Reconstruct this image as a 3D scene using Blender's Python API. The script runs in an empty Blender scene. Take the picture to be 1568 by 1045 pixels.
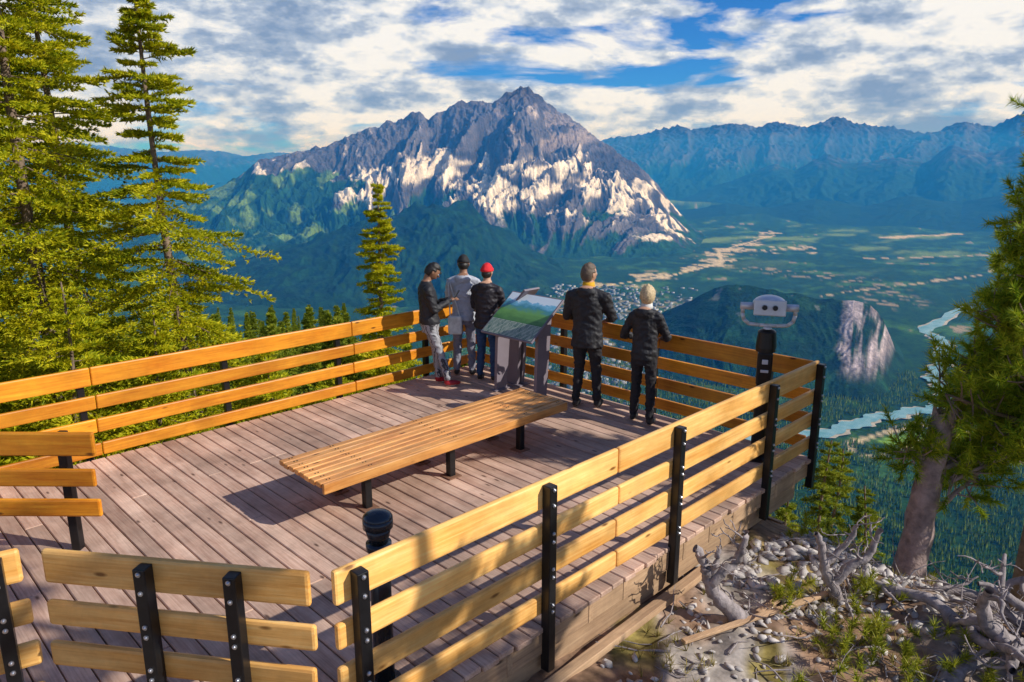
import bpy, bmesh, math, random, time
import numpy as np
from mathutils import Vector, Matrix, Quaternion
random.seed(7); rng=np.random.default_rng(7)
S=bpy.context.scene
S.view_settings.view_transform='Standard'; S.view_settings.look='None'; S.view_settings.exposure=0

# ------------------------------------------------------------ helpers
CA,SA=0.7046,0.7096
def W(R,F,z=0.0):           # bearing frame (right, forward) -> world
    return (R*SA+F*CA, -R*CA+F*SA, z)
def Wn(R,F): return R*SA+F*CA, -R*CA+F*SA
def link(o,parent=None):
    S.collection.objects.link(o)
    if parent: o.parent=parent
    return o
def empty(name,loc=(0,0,0),rotz=0):
    e=bpy.data.objects.new(name,None); e.location=loc; e.rotation_euler=(0,0,rotz); e.empty_display_size=.1
    return link(e)
def np_mesh(name,V,F,smooth=False):
    V=np.asarray(V,dtype=np.float32); F=np.asarray(F,dtype=np.int32)
    m=bpy.data.meshes.new(name); n,k=F.shape
    m.vertices.add(len(V)); m.vertices.foreach_set('co',V.ravel())
    m.loops.add(n*k); m.loops.foreach_set('vertex_index',F.ravel())
    m.polygons.add(n); m.polygons.foreach_set('loop_start',np.arange(0,n*k,k,dtype=np.int32))
    m.polygons.foreach_set('loop_total',np.full(n,k,dtype=np.int32))
    if smooth: m.polygons.foreach_set('use_smooth',np.ones(n,dtype=bool))
    m.update(calc_edges=True); return m
def add_obj(name,mesh,mats,parent=None):
    o=bpy.data.objects.new(name,mesh)
    for mt in (mats if isinstance(mats,(list,tuple)) else [mats]): mesh.materials.append(mt)
    return link(o,parent)
def bm_obj(name,bm,mats,parent=None,smooth=False):
    m=bpy.data.meshes.new(name); bm.to_mesh(m); bm.free()
    if smooth:
        for p in m.polygons: p.use_smooth=True
    return add_obj(name,m,mats,parent)
def bm_box(bm,size,center=(0,0,0),rot=None,bevel=0.0,mi=0,seg=2):
    M=Matrix.Translation(center)@(rot.to_4x4() if rot is not None else Matrix.Identity(4))@Matrix.Diagonal((*size,1))
    r=bmesh.ops.create_cube(bm,size=1.0,matrix=M); vs=r['verts']
    fs=set(f for v in vs for f in v.link_faces)
    for f in fs: f.material_index=mi
    if bevel>0:
        es=list(set(e for v in vs for e in v.link_edges))
        rr=bmesh.ops.bevel(bm,geom=es,offset=bevel,segments=seg,affect='EDGES',profile=.5)
        for f in rr['faces']: f.material_index=mi
def bm_cyl(bm,p0,p1,r0,r1,seg=16,mi=0):
    p0=Vector(p0);p1=Vector(p1);d=p1-p0
    q=d.to_track_quat('Z','Y'); M=Matrix.Translation((p0+p1)/2)@q.to_matrix().to_4x4()
    r=bmesh.ops.create_cone(bm,cap_ends=True,segments=seg,radius1=r0,radius2=r1,depth=d.length,matrix=M)
    for f in set(f for v in r['verts'] for f in v.link_faces): f.material_index=mi
def bm_ell(bm,c,rad,rot=None,seg=16,mi=0):
    M=Matrix.Translation(c)@(rot.to_4x4() if rot is not None else Matrix.Identity(4))@Matrix.Diagonal((*rad,1))
    r=bmesh.ops.create_uvsphere(bm,u_segments=seg,v_segments=max(6,seg*2//3),radius=1,matrix=M)
    for f in set(f for v in r['verts'] for f in v.link_faces): f.material_index=mi

# numpy noise
def gn(x,y,seed=0):
    xi=np.floor(x).astype(np.int64); yi=np.floor(y).astype(np.int64); xf=x-xi; yf=y-yi
    def h(a,b):
        k=(a*374761393+b*668265263+seed*1442695)&0xffffffff
        k=((k^(k>>13))*1274126177)&0xffffffff
        k=(k^(k>>16))/4294967296.0*2*np.pi
        return np.cos(k),np.sin(k)
    u=xf*xf*xf*(xf*(xf*6-15)+10); v=yf*yf*yf*(yf*(yf*6-15)+10)
    g=h(xi,yi); n00=g[0]*xf+g[1]*yf
    g=h(xi+1,yi); n10=g[0]*(xf-1)+g[1]*yf
    g=h(xi,yi+1); n01=g[0]*xf+g[1]*(yf-1)
    g=h(xi+1,yi+1); n11=g[0]*(xf-1)+g[1]*(yf-1)
    return ((n00*(1-u)+n10*u)*(1-v)+(n01*(1-u)+n11*u)*v)*1.5
def fbm(x,y,o=5,seed=0,g=.5):
    s=0;a=1;t=0
    for i in range(o):
        s=s+a*gn(x,y,seed+i*17); t+=a; a*=g; x=x*2.03+5.1; y=y*2.03-3.7
    return s/t*1.4
def ridged(x,y,o=5,seed=0,g=.5):
    s=0;a=1;t=0
    for i in range(o):
        s=s+a*(1-np.abs(gn(x,y,seed+i*31))*2); t+=a; a*=g; x=x*2.1+1.3; y=y*2.1+9.2
    return s/t
def sstep(a,b,x):
    t=np.clip((x-a)/(b-a),0,1); return t*t*(3-2*t)

# ------------------------------------------------------------ materials
def newmat(name):
    m=bpy.data.materials.new(name); m.use_nodes=True; nt=m.node_tree
    return m,nt,nt.nodes['Principled BSDF']
def N(nt,t,**kw):
    n=nt.nodes.new(t)
    for k,v in kw.items(): setattr(n,k,v)
    return n
def ramp(nt,fac,stops):
    r=N(nt,'ShaderNodeValToRGB'); e=r.color_ramp.elements
    while len(e)<len(stops): e.new(.5)
    for i,(p,c) in enumerate(stops):
        e[i].position=p; e[i].color=(*c,1)
    nt.links.new(fac,r.inputs[0]); return r
def noise(nt,vec,scale,detail=5,rough=.55):
    n=N(nt,'ShaderNodeTexNoise'); n.inputs['Scale'].default_value=scale; n.inputs['Detail'].default_value=detail
    n.inputs['Roughness'].default_value=rough
    if vec is not None: nt.links.new(vec,n.inputs['Vector'])
    return n
def mapping(nt,src,scale=(1,1,1),loc=(0,0,0)):
    m=N(nt,'ShaderNodeMapping'); m.inputs['Scale'].default_value=scale; m.inputs['Location'].default_value=loc
    nt.links.new(src,m.inputs['Vector']); return m.outputs[0]
def mixc(nt,f,a,b,mode='MIX'):
    m=N(nt,'ShaderNodeMix',data_type='RGBA',blend_type=mode)
    for s,v in ((m.inputs[0],f),(m.inputs[6],a),(m.inputs[7],b)):
        if hasattr(v,'is_linked'): nt.links.new(v,s)
        elif isinstance(v,(int,float)): s.default_value=v
        else: s.default_value=(*v,1)
    return m.outputs[2]
def bump(nt,b,h,strength=.3,dist=.01):
    n=N(nt,'ShaderNodeBump'); n.inputs['Strength'].default_value=strength; n.inputs['Distance'].default_value=dist
    nt.links.new(h,n.inputs['Height']); nt.links.new(n.outputs[0],b.inputs['Normal'])
def wood(name,c1,c2,c3,rough=.5,grain=1.0,dirt=0.0):
    m,nt,b=newmat(name); tc=N(nt,'ShaderNodeTexCoord'); oi=N(nt,'ShaderNodeObjectInfo')
    ad=N(nt,'ShaderNodeVectorMath',operation='ADD'); nt.links.new(tc.outputs['Object'],ad.inputs[0])
    sc=N(nt,'ShaderNodeVectorMath',operation='SCALE'); sc.inputs[0].default_value=(13,7,5); nt.links.new(oi.outputs['Random'],sc.inputs['Scale'])
    nt.links.new(sc.outputs[0],ad.inputs[1]); v=ad.outputs[0]
    g=noise(nt,mapping(nt,v,(1.2*grain,28*grain,28*grain)),2.2,6,.6)
    g2=noise(nt,mapping(nt,v,(.9,5,5)),1.6,3,.5)
    r=ramp(nt,g.outputs[0],[(.3,c1),(.52,c2),(.72,c3)])
    c=mixc(nt,.45,r.outputs[0],ramp(nt,g2.outputs[0],[(.3,c1),(.7,c3)]).outputs[0])
    vo=N(nt,'ShaderNodeTexVoronoi'); vo.inputs['Scale'].default_value=1.0
    nt.links.new(mapping(nt,v,(2.4,7,7)),vo.inputs['Vector'])
    kr=ramp(nt,vo.outputs['Distance'],[(.05,(1,1,1)),(.12,(0,0,0))])
    c=mixc(nt,kr.outputs[0],c,tuple(x*.35 for x in c1))
    hs=N(nt,'ShaderNodeHueSaturation'); nt.links.new(c,hs.inputs['Color'])
    mr=N(nt,'ShaderNodeMapRange'); mr.inputs['To Min'].default_value=.72; mr.inputs['To Max'].default_value=1.18
    nt.links.new(oi.outputs['Random'],mr.inputs[0]); nt.links.new(mr.outputs[0],hs.inputs['Value'])
    out=hs.outputs[0]
    if dirt>0:
        ge=N(nt,'ShaderNodeNewGeometry')
        d=noise(nt,ge.outputs['Position'],1.7,6,.68)
        dr=ramp(nt,d.outputs[0],[(.38,(1.12,1.12,1.12)),(.68,(1-dirt,)*3)])
        out=mixc(nt,1.0,out,dr.outputs[0],'MULTIPLY')
    nt.links.new(out,b.inputs['Base Color']); b.inputs['Roughness'].default_value=rough
    bump(nt,b,g.outputs[0],.4,.004); return m
def plain(name,c,rough=.6,metal=0,var=.25,scale=12,bs=.2,bd=.004):
    m,nt,b=newmat(name); tc=N(nt,'ShaderNodeTexCoord'); n=noise(nt,tc.outputs['Object'],scale,5,.6)
    r=ramp(nt,n.outputs[0],[(.25,tuple(x*(1-var) for x in c)),(.75,tuple(min(1,x*(1+var)) for x in c))])
    nt.links.new(r.outputs[0],b.inputs['Base Color']); b.inputs['Roughness'].default_value=rough; b.inputs['Metallic'].default_value=metal
    if bs>0: bump(nt,b,n.outputs[0],bs,bd)
    return m
M_amber=wood('amber_stained_wood',(.50,.13,.004),(.80,.28,.008),(.92,.42,.03),.42,1,.25)
M_pine=wood('golden_pine_wood',(.66,.27,.045),(.92,.47,.11),(.98,.66,.26),.45,1,.25)
M_bench=wood('bench_wood',(.38,.12,.02),(.72,.30,.07),(.88,.48,.16),.4,1.2,.2)
M_deck=wood('deck_planks',(.36,.20,.14),(.58,.38,.28),(.72,.52,.40),.75,1.3,.35)
M_beam=wood('weathered_beam',(.28,.17,.10),(.48,.30,.17),(.62,.42,.25),.8,1,.3)
M_black=plain('black_steel',(.012,.012,.014),.35,.3,.3,20,.05)
M_steel=plain('steel_bolt',(.55,.56,.6),.3,.9,.1)

def leafmat(name,dark,mid,light,trans=.3,scale=1.2):
    m,nt,b=newmat(name); ge=N(nt,'ShaderNodeNewGeometry'); tc=N(nt,'ShaderNodeTexCoord')
    n=noise(nt,tc.outputs['Object'],scale,4,.6)
    mx=N(nt,'ShaderNodeMath',operation='MULTIPLY_ADD'); nt.links.new(ge.outputs['Random Per Island'],mx.inputs[0]); mx.inputs[1].default_value=.45
    nt.links.new(n.outputs[0],mx.inputs[2])
    r=ramp(nt,mx.outputs[0],[(.40,dark),(.66,mid),(.95,light)])
    nt.links.new(r.outputs[0],b.inputs['Base Color']); b.inputs['Roughness'].default_value=.6
    b.inputs['Specular IOR Level'].default_value=.25
    if trans>0:
        t=N(nt,'ShaderNodeBsdfTranslucent'); nt.links.new(r.outputs[0],t.inputs[0])
        ms=N(nt,'ShaderNodeMixShader'); ms.inputs[0].default_value=trans
        nt.links.new(b.outputs[0],ms.inputs[1]); nt.links.new(t.outputs[0],ms.inputs[2])
        nt.links.new(ms.outputs[0],nt.nodes['Material Output'].inputs[0])
    return m
M_spruce=leafmat('spruce_needles',(.06,.13,.004),(.40,.43,.006),(.76,.66,.02),.38)
M_spruce2=leafmat('forest_spruce_needles',(.04,.09,.01),(.18,.25,.012),(.40,.40,.03))
M_pineleaf=leafmat('pine_needles',(.04,.11,.006),(.22,.33,.010),(.54,.54,.03),.35)
M_shrub=leafmat('shrub_leaves',(.07,.10,.01),(.26,.31,.02),(.48,.45,.04))
M_far=leafmat('forest_needles',(.012,.05,.012),(.040,.12,.012),(.20,.27,.02),0,.02)
M_bark=plain('bark',(.20,.14,.10),.9,0,.5,9,.8,.03)
M_dead=plain('weathered_dead_wood',(.28,.24,.24),.85,0,.6,14,.8,.02)
M_rock=plain('gravel_stone',(.46,.42,.40),.9,0,.5,5,.5,.02)

# ------------------------------------------------------------ railing
def board(parent,name,p0,p1,z0,z1,th,mat,bev=.012,zs=0.0):
    p0=Vector((p0[0],p0[1],0));p1=Vector((p1[0],p1[1],0));d=p1-p0;L=d.length
    bm=bmesh.new(); bm_box(bm,(L,th,z1-z0),bevel=bev)
    o=bm_obj(name,bm,mat,parent); c=(p0+p1)/2
    o.location=(c.x,c.y,(z0+z1)/2+zs); o.rotation_euler=(0,random.uniform(-.0012,.0012),math.atan2(d.y,d.x)); return o
BZ=[(.87,1.07),(.61,.76),(.35,.50),(.09,.23)]
def railing(name,p0,p1,posts,side,mat,joints=(),zoff=0.0,zbot=-.3,jit=0.0,bz=BZ,bev=.012):
    e=empty(name); p0=Vector(p0);p1=Vector(p1);d=(p1-p0);L=d.length;u=d/L;n=Vector((-u.y,u.x))*side
    for bi,(a,b) in enumerate(bz):
        cuts=[jit*random.uniform(-1,1)]+[j+(.0 if bi%2==0 else .02) for j in joints]+[L+jit*random.uniform(-1,1)]
        for k in range(len(cuts)-1):
            board(e,f'board_{bi}_{k}',p0+u*(cuts[k]+.004),p0+u*(cuts[k+1]-.004),a+zoff,b+zoff,.042,mat,bev)
    ang=math.atan2(u.y,u.x)
    for k,s in enumerate(posts):
        c=p0+u*s+n*(.021+.038)
        bm=bmesh.new(); bm_box(bm,(.07,.074,1.05+zoff-zbot),(0,0,(1.05+zoff+zbot)/2),bevel=.006)
        for (a,b) in bz:
            for zz in (a+.045,b-.045) if b-a>.12 else ((a+b)/2+.0,):
                sy=1 if side>0 else -1
                bm_cyl(bm,(0,sy*.036,zz+zoff),(0,sy*.043,zz+zoff),.014,.014,12,1)
                bm_ell(bm,(0,sy*.044,zz+zoff),(.010,.009,.010),seg=10,mi=1)
        o=bm_obj(f'post_{k}',bm,[M_black,M_steel],e); o.location=(c.x,c.y,0); o.rotation_euler=(0,0,ang)
    return e
railing('wooden_railing',(1.72,3.04),(7.56,3.04),[.13,1.59,3.13,4.74,5.78],-1,M_pine,(2.38,),zbot=-.33,bev=.016)
railing('wooden_railing',(7.56,3.09),(7.48,8.40),[.5,2.0,3.5,4.9],-1,M_amber,(1.9,3.7),zoff=-.02,zbot=-.4)
railing('wooden_railing',(-3.2,8.40),(7.44,8.42),[.6,2.1,3.7,5.2,6.75,8.3,9.8],1,M_amber,(2.2,5.3,8.5),zoff=-.07,zbot=-.4)
railing('wooden_railing',(1.66,3.10),(.73,4.36),[.42,.92],1,M_pine,(),zbot=-.35,jit=.03,bev=.019)
railing('wooden_railing',(.66,4.44),(-1.6,5.0),[.12,1.4],1,M_pine,(),zbot=-.35,jit=.02,bev=.019)
railing('wooden_railing',(1.50,6.18),(-.6,8.3),[.28,1.8],-1,M_amber,(),zoff=-.03,zbot=-.02,jit=.02,bev=.016,bz=BZ[:3])

# ------------------------------------------------------------ deck
deck=empty('wooden_deck')
x=-4.0
while x<7.5:
    w=.136
    if x>1.66: y0=3.085
    elif x>.7: y0=3.15+(1.66-x)*1.31
    else: y0=4.45
    y1=8.37; cut=random.choice([None,4.6,5.9,7.1]) 
    segs=[(y0,y1)] if cut is None or cut<y0+.3 else [(y0,cut-.003),(cut+.003,y1)]
    if x>1.66: segs[0]=(2.99+random.uniform(-.02,.01),segs[0][1])
    for (a,b) in segs:
        bm=bmesh.new(); bm_box(bm,(b-a,w,.04),bevel=.006,seg=1)
        o=bm_obj('plank',bm,M_deck,deck); o.location=(x+w/2,(a+b)/2,-.02+random.uniform(-.002,.002)); o.rotation_euler=(random.uniform(-.006,.006),0,math.pi/2)
    x+=w+.010
for nm,p0,p1,z0,z1,th in (('fascia',(1.5,3.03),(7.5,3.03),-.21,-.045,.05),('lower_beam',(1.4,3.10),(7.3,3.10),-.42,-.23,.1),
    ('end_fascia',(7.46,3.06),(7.42,8.36),-.25,-.045,.05),('left_fascia',(-4,8.36),(7.4,8.36),-.25,-.045,.05),('skirt',(1.5,2.86),(5.4,2.94),-.42,-.36,.09)):
    board(deck,nm,p0,p1,z0,z1,th,M_beam,.006)
for k in range(14):
    board(deck,f'joist_end_{k}',(1.7+k*.42,3.0),(1.7+k*.42,3.055),-.21,-.05,.05,M_beam,.004)

# ------------------------------------------------------------ bench
bench=empty('park_bench')
for k in range(8):
    y=5.285+k*.092
    board(bench,f'slat_{k}',(2.92+random.uniform(-.006,.006),y),(6.07,y),.40,.445+random.uniform(-.002,.002),.078,M_bench,.008)
board(bench,'front_rail',(2.93,5.222),(6.06,5.222),.35,.447,.034,M_bench,.008)
M_rust=plain('rusty_plate',(.2,.1,.06),.8)
for k,xx in enumerate((3.45,4.45,5.45)):
    bm=bmesh.new()
    for y in (5.36,5.86):
        bm_box(bm,(.07,.07,.37),(xx,y,.185),bevel=.005); bm_box(bm,(.16,.16,.012),(xx,y,.007),bevel=.003,mi=1)
    bm_box(bm,(.06,.62,.04),(xx,5.61,.377),bevel=.004)
    bm_obj(f'leg_frame_{k}',bm,[M_black,M_rust],bench)
bm=bmesh.new()
for xx in (3.02,3.45,4.45,5.45,5.98):
    for k in range(8):
        for dx in (-.015,.015): bm_cyl(bm,(xx+dx,5.285+k*.092,.444),(xx+dx,5.285+k*.092,.449),.006,.006,8)
bm_obj('screws',bm,M_black,bench)

# ------------------------------------------------------------ bollard
bol=empty('bollard_light',(2.2,3.32,0))
bm=bmesh.new(); bm_cyl(bm,(0,0,0),(0,0,.9),.062,.062,24); bm_cyl(bm,(0,0,.9),(0,0,.94),.075,.075,24); bm_cyl(bm,(0,0,.94),(0,0,1.04),.055,.078,24)
bm_cyl(bm,(0,0,1.04),(0,0,1.095),.088,.088,28); bm_ell(bm,(0,0,1.095),(.088,.088,.045),seg=28); bm_cyl(bm,(0,0,0),(0,0,.02),.1,.1,24)
bm_obj('body',bm,plain('blue_black_paint',(.012,.02,.035),.25,.1,.2,8,.02),bol,True)

# ------------------------------------------------------------ viewer telescope
M_silver=plain('silver_paint',(.55,.58,.64),.35,.3,.12,6,.03)
tel=empty('coin_operated_binoculars',(7.12,3.42,0),math.radians(28))
bm=bmesh.new()
bm_cyl(bm,(0,0,0),(0,0,.03),.17,.17,28); bm_cyl(bm,(0,0,.03),(0,0,.8),.075,.068,24); bm_box(bm,(.16,.15,.36),(0,0,1.0),bevel=.02)
bm_cyl(bm,(0,0,1.18),(0,0,1.22),.1,.1,24); bm_cyl(bm,(0,0,1.22),(0,0,1.38),.105,.09,24); bm_ell(bm,(0,0,1.38),(.092,.092,.04),seg=20)
bm_box(bm,(.01,.06,.05),(-.085,0,1.08),bevel=.004,mi=1); bm_box(bm,(.01,.08,.03),(-.085,0,.98),bevel=.004,mi=1)
bm_obj('pedestal',bm,[M_black,M_silver],tel,False)
bm=bmesh.new(); bm_cyl(bm,(0,0,1.38),(0,0,1.45),.05,.035,16)
pts=[(-.255,1.64),(-.258,1.57),(-.24,1.50),(-.19,1.46),(-.08,1.45),(.08,1.45),(.19,1.46),(.24,1.50),(.258,1.57),(.255,1.64)]
for a,b in zip(pts[:-1],pts[1:]): bm_cyl(bm,(0,a[0],a[1]),(0,b[0],b[1]),.019,.019,12); bm_ell(bm,(0,b[0],b[1]),(.019,.019,.019),seg=10)
for s in (-1,1): bm_cyl(bm,(0,s*.15,1.645),(0,s*.285,1.645),.038,.038,18)
bm_obj('yoke',bm,M_silver,tel,True)
bm=bmesh.new(); R_=Matrix.Rotation(math.radians(6),3,'Y')
bm_ell(bm,(0.03,0,1.675),(.20,.165,.092),R_,32); bm_box(bm,(.22,.29,.13),(-.075,0,1.665),R_,bevel=.05,seg=5)
bm_box(bm,(.025,.31,.16),(-.18,0,1.668),R_,bevel=.01)
for s in (-1,1):
    bm_cyl(bm,(-.18,s*.05,1.67),(-.235,s*.05,1.676),.028,.024,18,1)
    bm_cyl(bm,(.12,s*.075,1.66),(.27,s*.075,1.645),.06,.066,20,0); bm_cyl(bm,(.262,s*.075,1.646),(.273,s*.075,1.645),.056,.056,20,1)
bm_obj('head',bm,[M_silver,M_black],tel,False)

# ------------------------------------------------------------ interpretive sign
def panel_mat():
    m,nt,b=newmat('interpretive_panel'); tc=N(nt,'ShaderNodeTexCoord'); g=tc.outputs['Generated']
    sx=N(nt,'ShaderNodeSeparateXYZ'); nt.links.new(g,sx.inputs[0])
    n=noise(nt,mapping(nt,g,(3,5,1)),2,6,.6)
    ad=N(nt,'ShaderNodeMath',operation='MULTIPLY_ADD'); nt.links.new(n.outputs[0],ad.inputs[0]); ad.inputs[1].default_value=.35; nt.links.new(sx.outputs[1],ad.inputs[2])
    pic=ramp(nt,ad.outputs[0],[(.5,(.05,.16,.05)),(.75,(.16,.38,.10)),(.88,(.06,.28,.36)),(1.0,(.25,.60,.80)),(1.12,(.75,.85,.9))])
    w=N(nt,'ShaderNodeTexWave',bands_direction='Y'); w.inputs['Scale'].default_value=11; nt.links.new(g,w.inputs['Vector'])
    n2=noise(nt,mapping(nt,g,(60,11,1)),1,2)
    mu=N(nt,'ShaderNodeMath',operation='MULTIPLY'); nt.links.new(w.outputs[1],mu.inputs[0]); nt.links.new(n2.outputs[0],mu.inputs[1])
    txt=ramp(nt,mu.outputs[0],[(.28,(.03,.12,.10)),(.42,(.6,.62,.5))])
    st=N(nt,'ShaderNodeMath',operation='LESS_THAN'); st.inputs[1].default_value=.34; nt.links.new(sx.outputs[1],st.inputs[0])
    nt.links.new(mixc(nt,st.outputs[0],pic.outputs[0],txt.outputs[0]),b.inputs['Base Color']); b.inputs['Roughness'].default_value=.4
    return m
M_pan=panel_mat(); M_signg=plain('sign_grey_paint',(.20,.17,.20),.5,.1,.12,5,.03)
def sign(loc,rot,wide,dep=.78,zc=1.09,tilt=38):
    e=empty('interpretive_sign',loc,rot); tt=math.radians(tilt)
    bm=bmesh.new(); bm_box(bm,(wide,dep,.03),(0,0,0),bevel=.006)
    f=bm_obj('frame',bm,M_signg,e); f.location=(0,.02,zc); f.rotation_euler=(tt,0,0)
    h=dep/2-.02
    pm=np_mesh('picture',[(-wide/2+.02,-h,.018),(wide/2-.02,-h,.018),(wide/2-.02,h,.018),(-wide/2+.02,h,.018)],[[0,1,2,3]])
    p=add_obj('picture',pm,M_pan,e); p.location=(0,.02,zc); p.rotation_euler=(tt,0,0)
    for k,s in enumerate((-1,1)):
        xx=s*(wide/2-.1); bm=bmesh.new()
        vs=[(xx-.025,-.12,0),(xx-.025,.08,0),(xx-.025,.17,zc+.08),(xx-.025,-.08,zc-.11)]
        a=[bm.verts.new(v) for v in vs]; c=[bm.verts.new((v[0]+.05,v[1],v[2])) for v in vs]
        bm.faces.new(a); bm.faces.new(c[::-1])
        for i in range(4): bm.faces.new((a[i],c[i],c[(i+1)%4],a[(i+1)%4]))
        bmesh.ops.recalc_face_normals(bm,faces=bm.faces)
        bm_box(bm,(.12,.34,.015),(xx,0,.01),bevel=.003)
        bm_obj(f'leg_{k}',bm,M_signg,e)
sign((6.86,6.74,0),math.radians(-90),.95)
sign((7.20,7.16,0),math.radians(-180),.30,.8,1.12,46)

# ------------------------------------------------------------ terrain
cols=np.concatenate([np.linspace(-180,-44,60,endpoint=False),np.linspace(-44,44,820,endpoint=False),np.linspace(44,180,61)])
rr=np.concatenate([np.geomspace(.4,30,90,endpoint=False),np.geomspace(30,1400,60,endpoint=False),np.geomspace(1400,12000,170,endpoint=False),np.geomspace(12000,60000,30)])
def terrain_z(X,Y):
    R=X*SA-Y*CA; F=X*CA+Y*SA; r=np.hypot(R,F); th=np.degrees(np.arctan2(R,F))
    ex=np.maximum(X-6.5,0); ey=np.maximum(Y-8.2,0)
    e=np.sqrt(ex**2+ey**2)
    left=sstep(-4,-12,th)
    shoulder=-np.minimum(.6*e,8)-.20*np.minimum(e,150)
    e2=np.maximum(e-140,0)
    def S_(q): 
        q=np.clip(q/2150,0,1); return -898*(1-(1-q)**2.25)
    steep=S_(e)+ .55*np.minimum(e,1.0)
    lf=shoulder+S_(e2*1.06)
    z=steep*(1-left)+lf*left
    z=np.maximum(z,-898)
    z=z-.45-.05*np.maximum(3-Y,0)*(r<60)+(-.12*ex*(r<30))
    rel=fbm(X/3,Y/3,4,3)*.16*np.clip(r/4,0,1)+fbm(X/.6,Y/.6,3,5)*.07
    z=z+rel*(1-sstep(20,60,r))+fbm(X/60,Y/60,4,8)*6*sstep(150,400,r)*(1-sstep(1700,2300,r))
    v=fbm(X/900,Y/900,4,11)*14*sstep(2600,4500,r)+np.maximum(fbm(X/3500,Y/3500,4,2),0)*200*sstep(9000,15000,r)
    return z+v
Cc,Rr=np.meshgrid(np.radians(cols),rr)
Xg,Yg=Wn(Rr*np.sin(Cc),Rr*np.cos(Cc)); Zg=terrain_z(Xg,Yg)
def grid_faces(nr,nc):
    i=np.arange(nr-1)[:,None]*nc+np.arange(nc-1)[None,:]; i=i.ravel()
    return np.stack([i,i+1,i+nc+1,i+nc],1)
Vt=np.stack([Xg.ravel(),Yg.ravel(),Zg.ravel()],1); mt=np_mesh('ground_terrain',Vt,grid_faces(*Xg.shape)[:, ::-1],True)
def seg_d(R,F,pts):
    d=np.full(R.shape,1e9)
    for (a,b),(c,e) in zip(pts[:-1],pts[1:]):
        vx,vy=c-a,e-b; t=np.clip(((R-a)*vx+(F-b)*vy)/(vx*vx+vy*vy),0,1); d=np.minimum(d,np.hypot(R-a-t*vx,F-b-t*vy))
    return d
Rg=Rr*np.sin(Cc); Fg=Rr*np.cos(Cc)
col=np.zeros(Xg.shape+(4,)); col[...,3]=1
nz=fbm(Xg/420,Yg/420,5,21); nz2=fbm(Xg/90,Yg/90,4,23); nz3=fbm(Xg/1500,Yg/700,5,29)
forest=np.stack([.008+.010*(nz2+.5),.036+.032*(nz2+.5),.012+.0*nz],-1)
meadow=np.array([.20,.29,.06]); tan=np.array([.62,.48,.28]); lightf=np.array([.055,.15,.025])
def mixin(c,m,k): return c*(1-m[...,None])+k*m[...,None]
c=forest.copy()
c=mixin(c,sstep(.05,.5,nz+.3*nz2)*.75*(Rr>2200),lightf)
c=mixin(c,sstep(.15,.45,nz3)*sstep(6000,9000,Rr)*.8,meadow)
c=mixin(c,sstep(.58,.68,nz+.3*nz2)*sstep(3500,4500,Rr),tan*.5)
fl=[(700,5450),(1383,6065),(1847,6580),(2012,7557),(2400,7850),(2900,8600),(3470,9970)]
d=seg_d(Rg,Fg,fl); wv=fbm(Xg/300,Yg/300,5,41)
c=mixin(c,sstep(80,10,d+wv*330)*sstep(-.5,.1,nz2),tan)
c=mixin(c,sstep(26,12,seg_d(Rg,Fg,[(400,5200),(1300,5950),(1900,6650),(2100,7500),(2600,8300),(3300,9300)])+wv*20),tan*1.1)
c=mixin(c,sstep(22,10,seg_d(Rg,Fg,[(1100,3900),(1700,4700),(2600,5300),(3900,6000),(5200,7600)])+wv*60),tan*.8)
c=mixin(c,sstep(20,10,seg_d(Rg,Fg,[(2100,7500),(3300,7000),(4800,7300)])+wv*60),tan*.7)
d=seg_d(Rg,Fg,[(2000,7600),(2600,7500),(3100,7900)]); c=mixin(c,sstep(140,50,d+wv*420)*sstep(-.4,.1,nz2),tan)
d=seg_d(Rg,Fg,[(4600,9000),(5600,9400)]); c=mixin(c,sstep(90,40,d+wv*150),tan)
d=seg_d(Rg,Fg,[(-1750,6500),(-1650,6560)]); c=mixin(c,sstep(110,50,d+wv*90),tan*.8)
d=seg_d(Rg,Fg,[(300,4600),(900,4700),(1300,3900),(900,3300),(500,3500)]); c=mixin(c,sstep(420,200,d)*sstep(.0,.35,fbm(Xg/60,Yg/60,4,77)),tan*.5)
d=seg_d(Rg,Fg,[(2500,4700),(2700,5600),(2100,6300)]); c=mixin(c,sstep(300,100,d)*sstep(.15,.4,fbm(Xg/110,Yg/110,4,79)),tan*.5)
d=seg_d(Rg,Fg,[(1230,2290),(1500,2330),(1750,2400)]); c=mixin(c,sstep(60,30,d+wv*60),np.array([.22,.40,.04]))
d=seg_d(Rg,Fg,[(1150,2230),(1350,2350),(1700,2480)]); c=mixin(c,sstep(22,10,np.abs(d-60)+wv*20),tan)
near=1-sstep(14,40,Rr)
soil=np.array([.32,.20,.13])*(1+.6*fbm(Xg/.5,Yg/.5,4,51)[...,None]); gravel=np.array([.42,.37,.33])*(1+.5*fbm(Xg/.15,Yg/.15,3,52)[...,None])
grass=np.array([.28,.22,.07])*(1+.6*fbm(Xg/.2,Yg/.2,3,53)[...,None])
nc=mixin(soil,sstep(-.05,.3,fbm(Xg/1.5,Yg/1.5,4,54)),gravel); nc=mixin(nc,sstep(.3,.5,fbm(Xg/.8,Yg/.8,4,57)),grass)
c=c*(1-near[...,None])+nc*near[...,None]
col[...,:3]=np.clip(c,0.004,1)
def setcol(m,col):
    a=m.color_attributes.new('Col','FLOAT_COLOR','POINT'); a.data.foreach_set('color',col.reshape(-1).astype(np.float32))
setcol(mt,col)
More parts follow.
